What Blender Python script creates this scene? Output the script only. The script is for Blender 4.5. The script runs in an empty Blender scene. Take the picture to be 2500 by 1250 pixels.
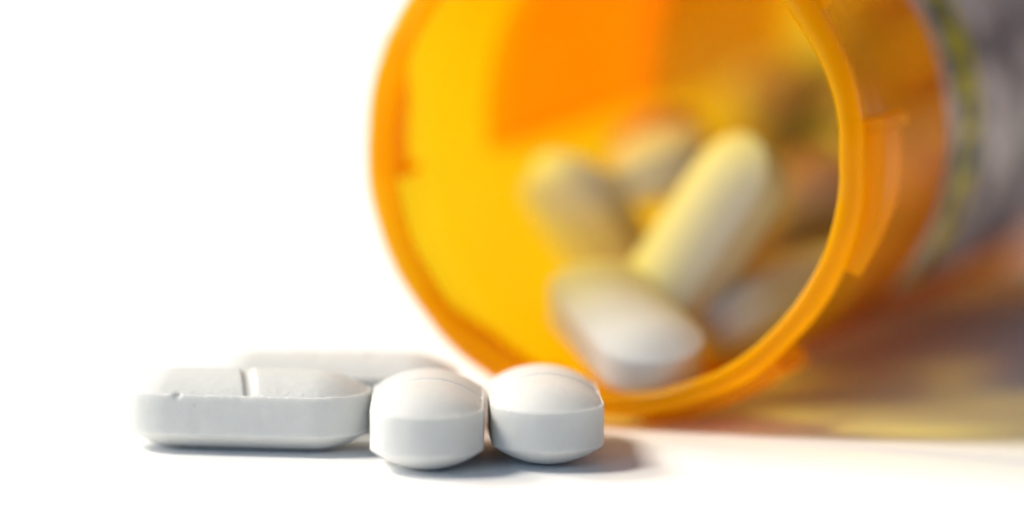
import bpy, bmesh, math, random
from mathutils import Vector, Matrix, noise

MM = 0.001
scene = bpy.context.scene
C = scene.collection

# ---------------------------------------------------------------- camera
cam_d = bpy.data.cameras.new("camera")
cam = bpy.data.objects.new("camera", cam_d)
C.objects.link(cam)
cam.location = (0, -0.25635, 0.04474)
cam.rotation_euler = (math.radians(90 - 7.5), 0, 0)
cam_d.sensor_width = 36
cam_d.lens = 163.24
cam_d.clip_start = 0.01
cam_d.clip_end = 50
cam_d.dof.use_dof = True
cam_d.dof.focus_distance = 0.2562
cam_d.dof.aperture_fstop = 9.6
cam_d.dof.aperture_blades = 0
scene.camera = cam

# ---------------------------------------------------------------- light of the table-top set
world = bpy.data.worlds.new("World")
scene.world = world
world.use_nodes = True
bg = world.node_tree.nodes["Background"]
bg.inputs["Color"].default_value = (0.42, 0.64, 1.0, 1)
bg.inputs["Strength"].default_value = 0.13

def area(name, loc, target, size, power, color):
    d = bpy.data.lights.new(name, 'AREA')
    d.shape = 'DISK'
    d.size = size
    d.energy = power
    d.color = color
    o = bpy.data.objects.new(name, d)
    C.objects.link(o)
    o.location = loc
    o.rotation_euler = (Vector(target) - Vector(loc)).to_track_quat('-Z', 'Y').to_euler()
    return o

area("softbox_lamp", (-0.94, 0.62, 0.86), (0.0, 0.0, 0.0), 0.36, 14.0, (1.0, 0.94, 0.82))
area("fill_lamp", (-1.10, 0.20, 0.36), (0.0, 0.0, 0.0), 0.44, 3.8, (1.0, 0.97, 0.92))
area("front_lamp", (-0.55, -1.05, 0.42), (0.0, 0.0, 0.0), 0.60, 2.5, (0.45, 0.70, 1.0))
area("top_lamp", (-0.70, -0.02, 0.95), (0.0, 0.0, 0.0), 0.40, 12.5, (1.0, 0.93, 0.80))

scene.view_settings.view_transform = 'Standard'
scene.view_settings.look = 'None'
scene.view_settings.exposure = 0.12
scene.view_settings.gamma = 1.0
scene.cycles.max_bounces = 24
scene.cycles.diffuse_bounces = 8
scene.cycles.transmission_bounces = 12
scene.cycles.transparent_max_bounces = 48
scene.cycles.sample_clamp_indirect = 8
scene.cycles.use_denoising = True

# ---------------------------------------------------------------- helpers
def new_mat(name):
    m = bpy.data.materials.new(name)
    m.use_nodes = True
    nt = m.node_tree
    for n in list(nt.nodes):
        nt.nodes.remove(n)
    out = nt.nodes.new('ShaderNodeOutputMaterial')
    return m, nt, out

def node(nt, kind, **kw):
    n = nt.nodes.new(kind)
    for k, v in kw.items():
        if k in n.inputs:
            n.inputs[k].default_value = v
        else:
            setattr(n, k, v)
    return n

def link_mesh(name, bm, mat, parent=None, smooth=True):
    me = bpy.data.meshes.new(name)
    bmesh.ops.recalc_face_normals(bm, faces=bm.faces)
    bm.to_mesh(me)
    bm.free()
    me.materials.append(mat)
    if smooth:
        for p in me.polygons:
            p.use_smooth = True
    o = bpy.data.objects.new(name, me)
    C.objects.link(o)
    if parent:
        o.parent = parent
    return o

def tag(o, label, cat, group=None):
    o['label'] = label
    o['category'] = cat
    if group:
        o['group'] = group

# ---------------------------------------------------------------- materials
def mat_table():
    m, nt, out = new_mat("white_table")
    p = node(nt, 'ShaderNodeBsdfPrincipled', Roughness=0.55)
    p.inputs['Base Color'].default_value = (0.95, 0.95, 0.95, 1)
    p.inputs['Specular IOR Level'].default_value = 0.2
    tc = node(nt, 'ShaderNodeTexCoord')
    nz = node(nt, 'ShaderNodeTexNoise', Scale=900.0, Detail=4.0)
    nt.links.new(tc.outputs['Object'], nz.inputs['Vector'])
    b = node(nt, 'ShaderNodeBump', Strength=0.08, Distance=0.0002)
    nt.links.new(nz.outputs['Fac'], b.inputs['Height'])
    nt.links.new(b.outputs['Normal'], p.inputs['Normal'])
    nt.links.new(p.outputs[0], out.inputs['Surface'])
    return m

def mat_tablet():
    m, nt, out = new_mat("pressed_tablet")
    p = node(nt, 'ShaderNodeBsdfPrincipled', Roughness=0.55)
    p.inputs['Specular IOR Level'].default_value = 0.25
    p.inputs['Subsurface Weight'].default_value = 0.6
    p.inputs['Subsurface Radius'].default_value = (1.0, 0.95, 0.85)
    p.inputs['Subsurface Scale'].default_value = 0.0011
    tc = node(nt, 'ShaderNodeTexCoord')
    # faint uneven powder tone
    nz = node(nt, 'ShaderNodeTexNoise', Scale=700.0, Detail=6.0, Roughness=0.65)
    nt.links.new(tc.outputs['Object'], nz.inputs['Vector'])
    cr = node(nt, 'ShaderNodeValToRGB')
    cr.color_ramp.elements[0].position = 0.3
    cr.color_ramp.elements[0].color = (0.61, 0.615, 0.605, 1)
    cr.color_ramp.elements[1].position = 0.7
    cr.color_ramp.elements[1].color = (0.645, 0.65, 0.64, 1)
    nt.links.new(nz.outputs['Fac'], cr.inputs['Fac'])
    nt.links.new(cr.outputs['Color'], p.inputs['Base Color'])
    # powder grain and sparse pits
    n1 = node(nt, 'ShaderNodeTexNoise', Scale=4200.0, Detail=5.0, Roughness=0.7)
    n2 = node(nt, 'ShaderNodeTexNoise', Scale=1100.0, Detail=3.0, Roughness=0.6)
    n3 = node(nt, 'ShaderNodeTexVoronoi', Scale=1500.0)
    for n in (n1, n2, n3):
        nt.links.new(tc.outputs['Object'], n.inputs['Vector'])
    pit = node(nt, 'ShaderNodeMapRange')
    pit.inputs['From Min'].default_value = 0.0
    pit.inputs['From Max'].default_value = 0.16
    nt.links.new(n3.outputs['Distance'], pit.inputs['Value'])
    mx = node(nt, 'ShaderNodeMath', operation='MULTIPLY_ADD')
    nt.links.new(n2.outputs['Fac'], mx.inputs[0])
    mx.inputs[1].default_value = 1.2
    nt.links.new(n1.outputs['Fac'], mx.inputs[2])
    m2 = node(nt, 'ShaderNodeMath', operation='MULTIPLY_ADD')
    nt.links.new(pit.outputs[0], m2.inputs[0])
    m2.inputs[1].default_value = 0.25
    nt.links.new(mx.outputs[0], m2.inputs[2])
    b = node(nt, 'ShaderNodeBump', Strength=0.4, Distance=0.00008)
    nt.links.new(m2.outputs[0], b.inputs['Height'])
    nt.links.new(b.outputs['Normal'], p.inputs['Normal'])
    nt.links.new(p.outputs[0], out.inputs['Surface'])
    return m

def mat_plastic(name, absorb, density, scatter_col, scatter, through):
    """clear amber plastic: a closed shell whose volume absorbs, a little milkiness and a gloss on its skin"""
    m, nt, out = new_mat(name)
    tr = node(nt, 'ShaderNodeBsdfTransparent')
    df = node(nt, 'ShaderNodeBsdfDiffuse')
    df.inputs['Color'].default_value = scatter_col
    tl = node(nt, 'ShaderNodeBsdfTranslucent')
    tl.inputs['Color'].default_value = scatter_col
    mix1 = node(nt, 'ShaderNodeMixShader', Fac=through)
    nt.links.new(df.outputs[0], mix1.inputs[1])
    nt.links.new(tl.outputs[0], mix1.inputs[2])
    mix2 = node(nt, 'ShaderNodeMixShader', Fac=scatter)
    nt.links.new(tr.outputs[0], mix2.inputs[1])
    nt.links.new(mix1.outputs[0], mix2.inputs[2])
    gl = node(nt, 'ShaderNodeBsdfGlossy', Roughness=0.12)
    fr = node(nt, 'ShaderNodeFresnel', IOR=1.45)
    half = node(nt, 'ShaderNodeMath', operation='MULTIPLY')
    half.inputs[1].default_value = 0.22
    nt.links.new(fr.outputs[0], half.inputs[0])
    mix3 = node(nt, 'ShaderNodeMixShader')
    nt.links.new(half.outputs[0], mix3.inputs[0])
    nt.links.new(mix2.outputs[0], mix3.inputs[1])
    nt.links.new(gl.outputs[0], mix3.inputs[2])
    nt.links.new(mix3.outputs[0], out.inputs['Surface'])
    va = node(nt, 'ShaderNodeVolumeAbsorption', Density=density)
    va.inputs['Color'].default_value = absorb
    nt.links.new(va.outputs[0], out.inputs['Volume'])
    return m

def mat_paper(name, base, ink, ink_amount, scale, translucency):
    m, nt, out = new_mat(name)
    tc = node(nt, 'ShaderNodeTexCoord')
    mp = node(nt, 'ShaderNodeMapping')
    mp.inputs['Scale'].default_value = scale
    nt.links.new(tc.outputs['UV'], mp.inputs['Vector'])
    nz = node(nt, 'ShaderNodeTexNoise', Scale=1.0, Detail=4.0, Roughness=0.62)
    nt.links.new(mp.outputs[0], nz.inputs['Vector'])
    cr = node(nt, 'ShaderNodeValToRGB')
    cr.color_ramp.elements[0].position = 0.5 - 0.07
    cr.color_ramp.elements[0].color = base
    cr.color_ramp.elements[1].position = 0.5 + 0.07
    cr.color_ramp.elements[1].color = [b * (1 - ink_amount) + i * ink_amount for b, i in zip(base, ink)]
    nt.links.new(nz.outputs['Fac'], cr.inputs['Fac'])
    df = node(nt, 'ShaderNodeBsdfDiffuse')
    tl = node(nt, 'ShaderNodeBsdfTranslucent')
    nt.links.new(cr.outputs[0], df.inputs['Color'])
    nt.links.new(cr.outputs[0], tl.inputs['Color'])
    mix = node(nt, 'ShaderNodeMixShader', Fac=translucency)
    nt.links.new(df.outputs[0], mix.inputs[1])
    nt.links.new(tl.outputs[0], mix.inputs[2])
    gl = node(nt, 'ShaderNodeBsdfGlossy', Roughness=0.35)
    fr = node(nt, 'ShaderNodeFresnel', IOR=1.12)
    mix2 = node(nt, 'ShaderNodeMixShader')
    nt.links.new(fr.outputs[0], mix2.inputs[0])
    nt.links.new(mix.outputs[0], mix2.inputs[1])
    nt.links.new(gl.outputs[0], mix2.inputs[2])
    nt.links.new(mix2.outputs[0], out.inputs['Surface'])
    return m

def mat_film(name, col):
    """thin see-through coloured film, added for the orange glow inside the bottle"""
    m, nt, out = new_mat(name)
    tr = node(nt, 'ShaderNodeBsdfTransparent')
    tr.inputs['Color'].default_value = col
    tl = node(nt, 'ShaderNodeBsdfTranslucent')
    tl.inputs['Color'].default_value = col
    df = node(nt, 'ShaderNodeBsdfDiffuse')
    df.inputs['Color'].default_value = col
    a = node(nt, 'ShaderNodeMixShader', Fac=0.05)
    nt.links.new(tl.outputs[0], a.inputs[1])
    nt.links.new(df.outputs[0], a.inputs[2])
    tc = node(nt, 'ShaderNodeTexCoord')
    nz = node(nt, 'ShaderNodeTexNoise', Scale=130.0, Detail=3.0)
    nt.links.new(tc.outputs['Object'], nz.inputs['Vector'])
    mr = node(nt, 'ShaderNodeMapRange')
    mr.inputs['From Min'].default_value = 0.3
    mr.inputs['From Max'].default_value = 0.7
    mr.inputs['To Min'].default_value = 0.9
    mr.inputs['To Max'].default_value = 1.0
    nt.links.new(nz.outputs['Fac'], mr.inputs['Value'])
    b = node(nt, 'ShaderNodeMixShader')
    nt.links.new(mr.outputs[0], b.inputs[0])
    nt.links.new(tr.outputs[0], b.inputs[1])
    nt.links.new(a.outputs[0], b.inputs[2])
    nt.links.new(b.outputs[0], out.inputs['Surface'])
    return m

def mat_plain(name, col, rough=0.6):
    m, nt, out = new_mat(name)
    p = node(nt, 'ShaderNodeBsdfPrincipled', Roughness=rough)
    p.inputs['Base Color'].default_value = col
    nt.links.new(p.outputs[0], out.inputs['Surface'])
    return m

M_TABLE = mat_table()
M_TABLET = mat_tablet()
M_AMBER = mat_plastic("amber_plastic", (0.994, 0.957, 0.50, 1), 4000.0, (1.0, 0.62, 0.0, 1), 0.16, 0.65)
M_RIM = mat_plastic("amber_plastic_thick", (0.994, 0.95, 0.50, 1), 4000.0, (1.0, 0.62, 0.0, 1), 0.70, 0.6)
M_PAPER = mat_paper("label_paper", (0.74, 0.66, 0.64, 1), (0.10, 0.08, 0.08, 1), 0.9, (150, 170, 1), 0.12)
M_PAPER_LIT = mat_paper("label_paper_lit", (0.92, 0.88, 0.80, 1), (0.4, 0.34, 0.3, 1), 0.3, (230, 170, 1), 0.92)  # same label paper, made paler and more translucent to look lit from behind
M_STRIP = mat_paper("label_strip", (0.90, 0.74, 0.01, 1), (0.6, 0.46, 0.01, 1), 0.6, (500, 300, 1), 0.30)
M_GLOW_FILM = mat_film("orange_glow_film", (0.85, 0.30, 0.05, 1))
M_INK = mat_plain("label_ink", (0.03, 0.03, 0.03, 1))

# ---------------------------------------------------------------- table
bm = bmesh.new()
n = 24
S = 3.0
vs = [[bm.verts.new((-S + 2 * S * i / n, -S + 2 * S * j / n, 0)) for j in range(n + 1)] for i in range(n + 1)]
for i in range(n):
    for j in range(n):
        bm.faces.new((vs[i][j], vs[i + 1][j], vs[i + 1][j + 1], vs[i][j + 1]))
table = link_mesh("table_surface", bm, M_TABLE)
table['kind'] = 'structure'

# ---------------------------------------------------------------- tablets
def tablet_bm(L=13.4, W=6.2, hb=2.25, hd=1.12, seed=0, score=True, skew=0.0, fine=True, chips=(), dents=()):
    """oblong convex tablet, its base at z = 0; the long axis along x; sizes in mm"""
    a, r = (L - W) / 2, W / 2
    R = (r * r + hd * hd) / (2 * hd)
    land = 0.08
    dome = lambda rr: max(0.0, math.sqrt(max(R * R - rr * rr, 0)) - (R - hd))
    # outline parameters, counter-clockwise, on the straight sides and round the two ends
    if fine:
        half = [0.0]
        x = 0.0
        while x < a - 0.12:
            x += 0.035 if x < 0.6 else 0.10
            half.append(min(x, a))
        if half[-1] < a:
            half.append(a)
        na = 64
    else:
        half = [0, .12, .2, .28, .36, .44, .55, 1.1, 1.9, 2.7, a]
        na = 14
    sx = [-v for v in reversed(half[1:])] + half
    par = [('s', x, -1) for x in sx]
    par += [('a', -math.pi / 2 + math.pi * k / na, 1) for k in range(1, na)]
    par += [('s', x, 1) for x in reversed(sx)]
    par += [('a', math.pi / 2 + math.pi * k / na, -1) for k in range(1, na)]
    # profile: (radius, z, kind)
    nd = 40 if fine else 12
    prof = []
    for k in range(nd + 1):
        rr = (r - land) * k / nd
        prof.append((rr, hd - dome(rr * r / (r - land)), 'b'))
    prof.append((r - 0.03, hd + 0.01, 'e'))
    prof.append((r, hd + 0.05, 'e'))
    nb = 22 if fine else 5
    for k in range(1, nb):
        prof.append((r, hd + 0.05 + (hb - 0.09) * k / nb, 'w'))
    top = hd + hb
    prof.append((r, top - 0.04, 'l'))
    prof.append((r - 0.02, top, 'l'))
    prof.append((r - 0.04, top + 0.003, 'l'))
    for k in range(nd, -1, -1):
        rr = (r - land) * k / nd
        prof.append((rr, top + dome(rr * r / (r - land)), 't'))
    off = Vector((seed * 13.7, seed * 7.1, seed * 3.3))
    bm = bmesh.new()
    rings = []
    for rr, z, kind in prof:
        ring = []
        for typ, v, sgn in par:
            if typ == 's':
                x, y = v, sgn * rr
                nx, ny = 0.0, float(sgn)
            else:
                nx, ny = math.cos(v), math.sin(v)
                x, y = sgn * a + rr * nx, rr * ny
            zz, px, py = z, x, y
            if kind in 'bt':
                g = 1.0 - 0.16 * (abs(x) / (a + r)) ** 2.5
                zz = top + (z - top) * g if kind == 't' else hd - (hd - z) * g
            if kind == 't' and score:
                d = x - skew * y
                prf = max(0.0, min(1.0, (d + 0.40) / 0.26, (0.48 - d) / 0.42))
                zz = max(zz - 0.26 * prf, min(zz, top + 0.01))
            P = Vector((x, y, z)) + off
            if fine:
                # crumbly burr where the punch met the die, and a slightly wavy skin
                burr = noise.fractal(P * 3.2, 1.0, 2.0, 4)
                if kind == 'l':
                    zz += 0.020 + 0.07 * max(0.0, burr)
                    px += nx * 0.03 * burr
                    py += ny * 0.03 * burr
                elif kind == 't' and rr > r - 0.9:
                    w = (rr - (r - 0.9)) / 0.8
                    zz += 0.10 * w * max(0.0, noise.fractal(P * 4.0, 1.0, 2.0, 4) - 0.22)
                elif kind in 'we':
                    wv = 0.012 * noise.fractal(P * 1.1, 1.0, 2.0, 3)
                    px += nx * wv
                    py += ny * wv
                for cx, cy, cz, cr, depth in chips:
                    d2 = ((x - cx) ** 2 + (y - cy) ** 2 + (z - cz) ** 2) / (cr * cr)
                    if d2 < 1:
                        k = depth * (1 - d2) ** 1.5 * (0.75 + 0.5 * noise.noise(P * 6))
                        px -= nx * k
                        py -= ny * k
                        if kind in 'lt':
                            zz -= k * 0.8
                for cx, cy, cr, depth in dents:
                    if kind == 't':
                        d2 = ((x - cx) ** 2 + (y - cy) ** 2) / (cr * cr)
                        if d2 < 1:
                            zz -= depth * (1 - d2)
            ring.append(bm.verts.new((px * MM, py * MM, zz * MM)))
        rings.append(ring)
    m = len(par)
    for A, B in zip(rings, rings[1:]):
        for i in range(m):
            j = (i + 1) % m
            bm.faces.new((A[i], A[j], B[j], B[i]))
    # close the two spines
    for ring in (rings[0], rings[-1]):
        bmesh.ops.remove_doubles(bm, verts=[v for v in ring if v.is_valid], dist=1e-7)
    return bm

def place_tablet(bm, x, y, yaw, label, group, z=0.0, pitch=0.0, roll=0.0):
    o = link_mesh("tablet", bm, M_TABLET)
    o.location = (x * MM, y * MM, z * MM)
    o.rotation_euler = (math.radians(roll), math.radians(pitch), math.radians(yaw))
    tag(o, label, "tablet", group)
    return o

LOOSE = "white tablets lying loose on the table"
place_tablet(tablet_bm(seed=1, L=14.1, skew=-0.28,
                       chips=((-3.3, -3.1, 3.36, 0.32, 0.24), (-2.25, -3.1, 2.85, 0.10, 0.14), (-2.1, -3.1, 1.75, 0.55, 0.05)),
                       ),
             -14.90, 1.1, -9, "long white scored tablet lying side on with a chipped top edge, leftmost in front", LOOSE)
place_tablet(tablet_bm(seed=2, L=13.2), -4.66, -2.44, 90,
             "white tablet seen end on, between the side-on tablet and the tablet against the bottle", LOOSE)
place_tablet(tablet_bm(seed=3, L=13.2), 1.78, -0.78, 93,
             "white tablet seen end on, overlapping the rim of the amber bottle", LOOSE)
place_tablet(tablet_bm(seed=4, L=15.0, score=False,
                       dents=[(-2.6 + 1.0 * k + 0.25 * (k % 2), 0.5 - 0.6 * (k % 3), 0.5, 0.10) for k in range(7)]),
             -10.5, 7.75, -3, "blurred white tablet lying behind the side-on tablet, pitted along its top", LOOSE)

# ---------------------------------------------------------------- bottle
Ri, Rb, LUG = 13.8, 14.75, 1.05
LEN = 86.0
root = bpy.data.objects.new("pill_bottle", None)
C.objects.link(root)
root.empty_display_size = 0.01
root.location = (5.35 * MM, 6.95 * MM, 0)
root.rotation_euler = (0, 0, math.radians(-20.8))
tag(root, "translucent amber pill bottle lying on its side with its open mouth towards the tablets", "pill bottle")
HZ = Rb + LUG           # height of the axis: the lugs touch the table

def cyl(r, t, th):
    return (r * math.cos(th) * MM, t * MM, (HZ + r * math.sin(th)) * MM)

def lathe(profile, n=160, closed=True):
    bm = bmesh.new()
    rings = [[bm.verts.new(cyl(r, t, 2 * math.pi * k / n)) for k in range(n)] for r, t in profile]
    pairs = list(zip(rings, rings[1:] + ([rings[0]] if closed else [])))
    if not closed:
        pairs = pairs[:len(rings) - 1]
    for A, B in pairs:
        for i in range(n):
            j = (i + 1) % n
            bm.faces.new((A[i], A[j], B[j], B[i]))
    return bm

# wall of the bottle: a closed shell, with the base as its own disc
wall = [(Ri, 1.9), (Rb - 0.38, 1.9), (Rb - 0.38, 2.2), (Rb + 0.05, 2.4), (Rb + 0.12, 2.8), (Rb - 0.12, 3.2), (Rb - 0.12, 9.0), (Rb, 10.0), (Rb, LEN - 1.2),
        (Rb - 0.5, LEN), (Ri - 0.2, LEN), (Ri - 0.05, 40.0), (Ri, 12.0)]
link_mesh("wall", lathe(wall), M_AMBER, root)
rim = [(Ri - 0.03, 1.88), (Ri - 0.03, 0.5), (Ri + 0.2, 0.1), (Ri + 0.55, 0.0), (Rb - 0.05, 0.12), (Rb + 0.25, 0.5), (Rb + 0.28, 1.5),
       (Rb - 0.2, 1.88)]
rim_bm = lathe(rim)
for v in rim_bm.verts:
    q = v.co * 1000
    c = Vector((q.x, 0, q.z - HZ))
    k = noise.fractal(Vector((q.x * 0.22, q.y * 0.5, q.z * 0.22)), 1.0, 2.0, 3)
    v.co += (c.normalized() * 0.14 * k + Vector((0, 0.16 * noise.noise(Vector((q.x * 0.3, 4, q.z * 0.3))), 0))) * MM
link_mesh("rim", rim_bm, M_RIM, root)
base_prof = [(0.01, LEN - 1.6), (Ri - 1.2, LEN - 1.6), (Ri - 0.25, LEN - 2.0), (Ri - 0.25, LEN - 0.6), (Ri - 1.5, LEN - 0.4), (0.01, LEN - 0.4)]
link_mesh("base", lathe(base_prof, closed=False), M_AMBER, root)

def lug_bm(th0):
    """raised locking lug: a bar along the axis at its upper end and a plate that runs out towards the rim"""
    bm = bmesh.new()
    r0, r1 = Rb - 0.10, Rb + LUG
    def slab(cols, r1):
        # cols: list of (theta, t_min, t_max)
        low, up = [], []
        for th, ta, tb in cols:
            low.append((bm.verts.new(cyl(r0, ta, th)), bm.verts.new(cyl(r0, tb, th))))
            up.append((bm.verts.new(cyl(r1, ta + 0.15, th)), bm.verts.new(cyl(r1, tb - 0.15, th))))
        for i in range(len(cols) - 1):
            for q in ((low[i][0], low[i][1], low[i + 1][1], low[i + 1][0]), (up[i][0], up[i + 1][0], up[i + 1][1], up[i][1]),
                      (low[i][0], low[i + 1][0], up[i + 1][0], up[i][0]), (low[i][1], up[i][1], up[i + 1][1], low[i + 1][1])):
                bm.faces.new(q)
        for i in (0, -1):
            bm.faces.new((low[i][0], up[i][0], up[i][1], low[i][1]))
    D = math.radians
    cols = []
    for k in range(15):
        f = k / 14
        ang = th0 - D(2.6 + 31 * f)
        tb = 6.0 if f < 0.5 else 6.0 - (f - 0.5) / 0.5 * 3.2
        cols.append((ang, 2.4, tb))
    slab(cols, r1)
    slab([(th0 - D(2.5) * k / 4, 2.4, 7.6) for k in range(5)], r1 + 0.05)
    bmesh.ops.remove_doubles(bm, verts=bm.verts, dist=1e-7)
    bmesh.ops.recalc_face_normals(bm, faces=bm.faces)
    sharp = [e for e in bm.edges if e.is_manifold and e.calc_face_angle(0) > 0.5]
    bmesh.ops.bevel(bm, geom=sharp, offset=0.00016, segments=3, profile=0.5, affect='EDGES', clamp_overlap=True)
    return bm

for k in range(6):
    lug = link_mesh("lug", lug_bm(math.radians(9 + 60 * k)), M_RIM, root, smooth=False)

# paper label: a bent sheet with a gap along the underside
def bent_sheet(t0, t1, a0, a1, r, thick, nt=10, na=90, wob=0.0):
    bm = bmesh.new()
    uv = bm.loops.layers.uv.new("UVMap")
    grid = {}
    for s in (1,):
        for i in range(nt + 1):
            for j in range(na + 1):
                t = t0 + (t1 - t0) * i / nt
                th = a0 + (a1 - a0) * j / na
                w = wob * noise.noise(Vector((t * 0.1, th * 3, 1.5)))
                grid[s, i, j] = bm.verts.new(cyl(r + thick * s + w, t, th))
    def face(keys):
        f = bm.faces.new([grid[k] for k in keys])
        for l, k in zip(f.loops, keys):
            l[uv].uv = ((t0 + (t1 - t0) * k[1] / nt) * MM, r * (a0 + (a1 - a0) * k[2] / na) * MM)
    for i in range(nt):
        for j in range(na):
            face([(1, i, j), (1, i + 1, j), (1, i + 1, j + 1), (1, i, j + 1)])
    return bm

LT = 19.0
A0, A1 = math.radians(-42), math.radians(190)
label = link_mesh("paper_label", bent_sheet(LT, LEN - 4, A0, math.radians(114), Rb + 0.03, 0.12, nt=16), M_PAPER, root)
link_mesh("paper_label", bent_sheet(LT + 30.5, LEN - 4, math.radians(113), A1, Rb + 0.06, 0.03, nt=8, na=40), M_PAPER_LIT, root)  # deep part of the label, in the brightened copy of its paper
strip = link_mesh("printed_strip", bent_sheet(LT + 2.6, LT + 7.2, A0, math.radians(112), Rb + 0.155, 0.03, nt=4), M_STRIP, label)
link_mesh("orange_glow_film", bent_sheet(LT + 0.4, LT + 31.0, math.radians(112), math.radians(189), Rb + 0.10, 0.03, nt=8, na=40), M_GLOW_FILM, root)  # added film that gives the left wall its orange glow
rnd = random.Random(5)
bm = bmesh.new()
me_marks = bent_sheet
marks = []
ang = A0 + 0.06
while ang < math.radians(105):
    w = rnd.uniform(0.07, 0.15)
    b2 = bent_sheet(LT + (q := rnd.uniform(2.9, 4.6)), LT + q + rnd.uniform(1.5, 2.4), ang, ang + w, Rb + 0.19, 0.02, nt=1, na=3)
    marks.append(b2)
    ang += w + rnd.uniform(0.05, 0.14)
for b2 in marks:
    tmp = bpy.data.meshes.new("tmp")
    b2.to_mesh(tmp)
    b2.free()
    bm.from_mesh(tmp)
    bpy.data.meshes.remove(tmp)
ink = link_mesh("printing", bm, M_INK, label)
ink['kind'] = 'stuff'

# ---------------------------------------------------------------- tablets inside the bottle
INSIDE = "tablets inside the amber bottle"
proto_bm = tablet_bm(seed=6, fine=False)
proto = link_mesh("tablet", proto_bm, M_TABLET)
first = True
def inside(t, u, v, axis, label, face=(0, 0, 1), group=INSIDE):
    """t along the bottle, u sideways, v up from the bottle's axis (mm); axis = long direction, face = the way the
    unscored dome looks, both in the bottle's frame"""
    global first
    o = proto if first else proto.copy()
    if not first:
        C.objects.link(o)
    first = False
    rot = root.rotation_euler.to_matrix()
    X = (rot @ Vector(axis)).normalized()
    Z = rot @ Vector(face)
    Z = -(Z - X * Z.dot(X)).normalized()
    Y = Z.cross(X)
    q = Matrix((X, Y, Z)).transposed().to_4x4()
    pos = Vector(root.location) + rot @ Vector((u * MM, t * MM, (HZ + v) * MM))
    o.matrix_world = Matrix.Translation(pos) @ q @ Matrix.Translation((0, 0, -2.2 * MM))
    tag(o, label, "tablet", group)

inside(6.0, -0.9, -10.7, (-0.66, 0.68, 0.30), "brightest white tablet just inside the bottom of the bottle mouth", (0.1, -0.3, 1))
inside(13.0, 1.5, -6.2, (0.46, 0.30, 0.82), "large pale yellow tablet leaning upright in the middle of the bottle", (-0.45, -0.80, 0.40))
inside(21.5, -8.4, -7.0, (0.10, 0.72, -0.62), "pale yellow tablet against the left wall inside the bottle", (0.0, -0.40, 0.9))
inside(25.0, -5.4, -2.7, (-0.36, 0.93, 0.05), "small beige tablet seen end on, highest of those in the bottle", (-0.4, 0, 1))
inside(17.0, 5.2, -10.4, (0.35, 0.92, 0.16), "dim yellow tablet low by the right side of the bottle mouth", (-0.6, 0, 0.8))
HEAP = "tablets heaped at the back of the bottle"
rnd = random.Random(11)
for t, row in ((30, ((-3.6, -10.9), (3.8, -10.9))), (44, ((-3.6, -10.9), (3.6, -10.9), (-8.2, -6.2), (-0.6, -6.3), (7.4, -6.2))),
               (58, ((-3.6, -10.9), (3.6, -10.9), (-8.2, -6.2), (0.2, -6.3), (7.6, -6.2), (-6.8, -1.5), (0.8, -1.6), (8.0, -1.5))),
               (72, ((-6.8, -1.5), (0.8, -1.6), (-4.0, 3.1), (3.6, 3.1)))):
    for u, v in row:
        k = rnd.uniform(-0.18, 0.18)
        inside(t + rnd.uniform(-0.2, 0.2), u, v, (k, 1, rnd.uniform(-0.05, 0.05)),
               "dim tablet in the heap at the back of the bottle", (rnd.uniform(-0.3, 0.3), 0, 1), HEAP)
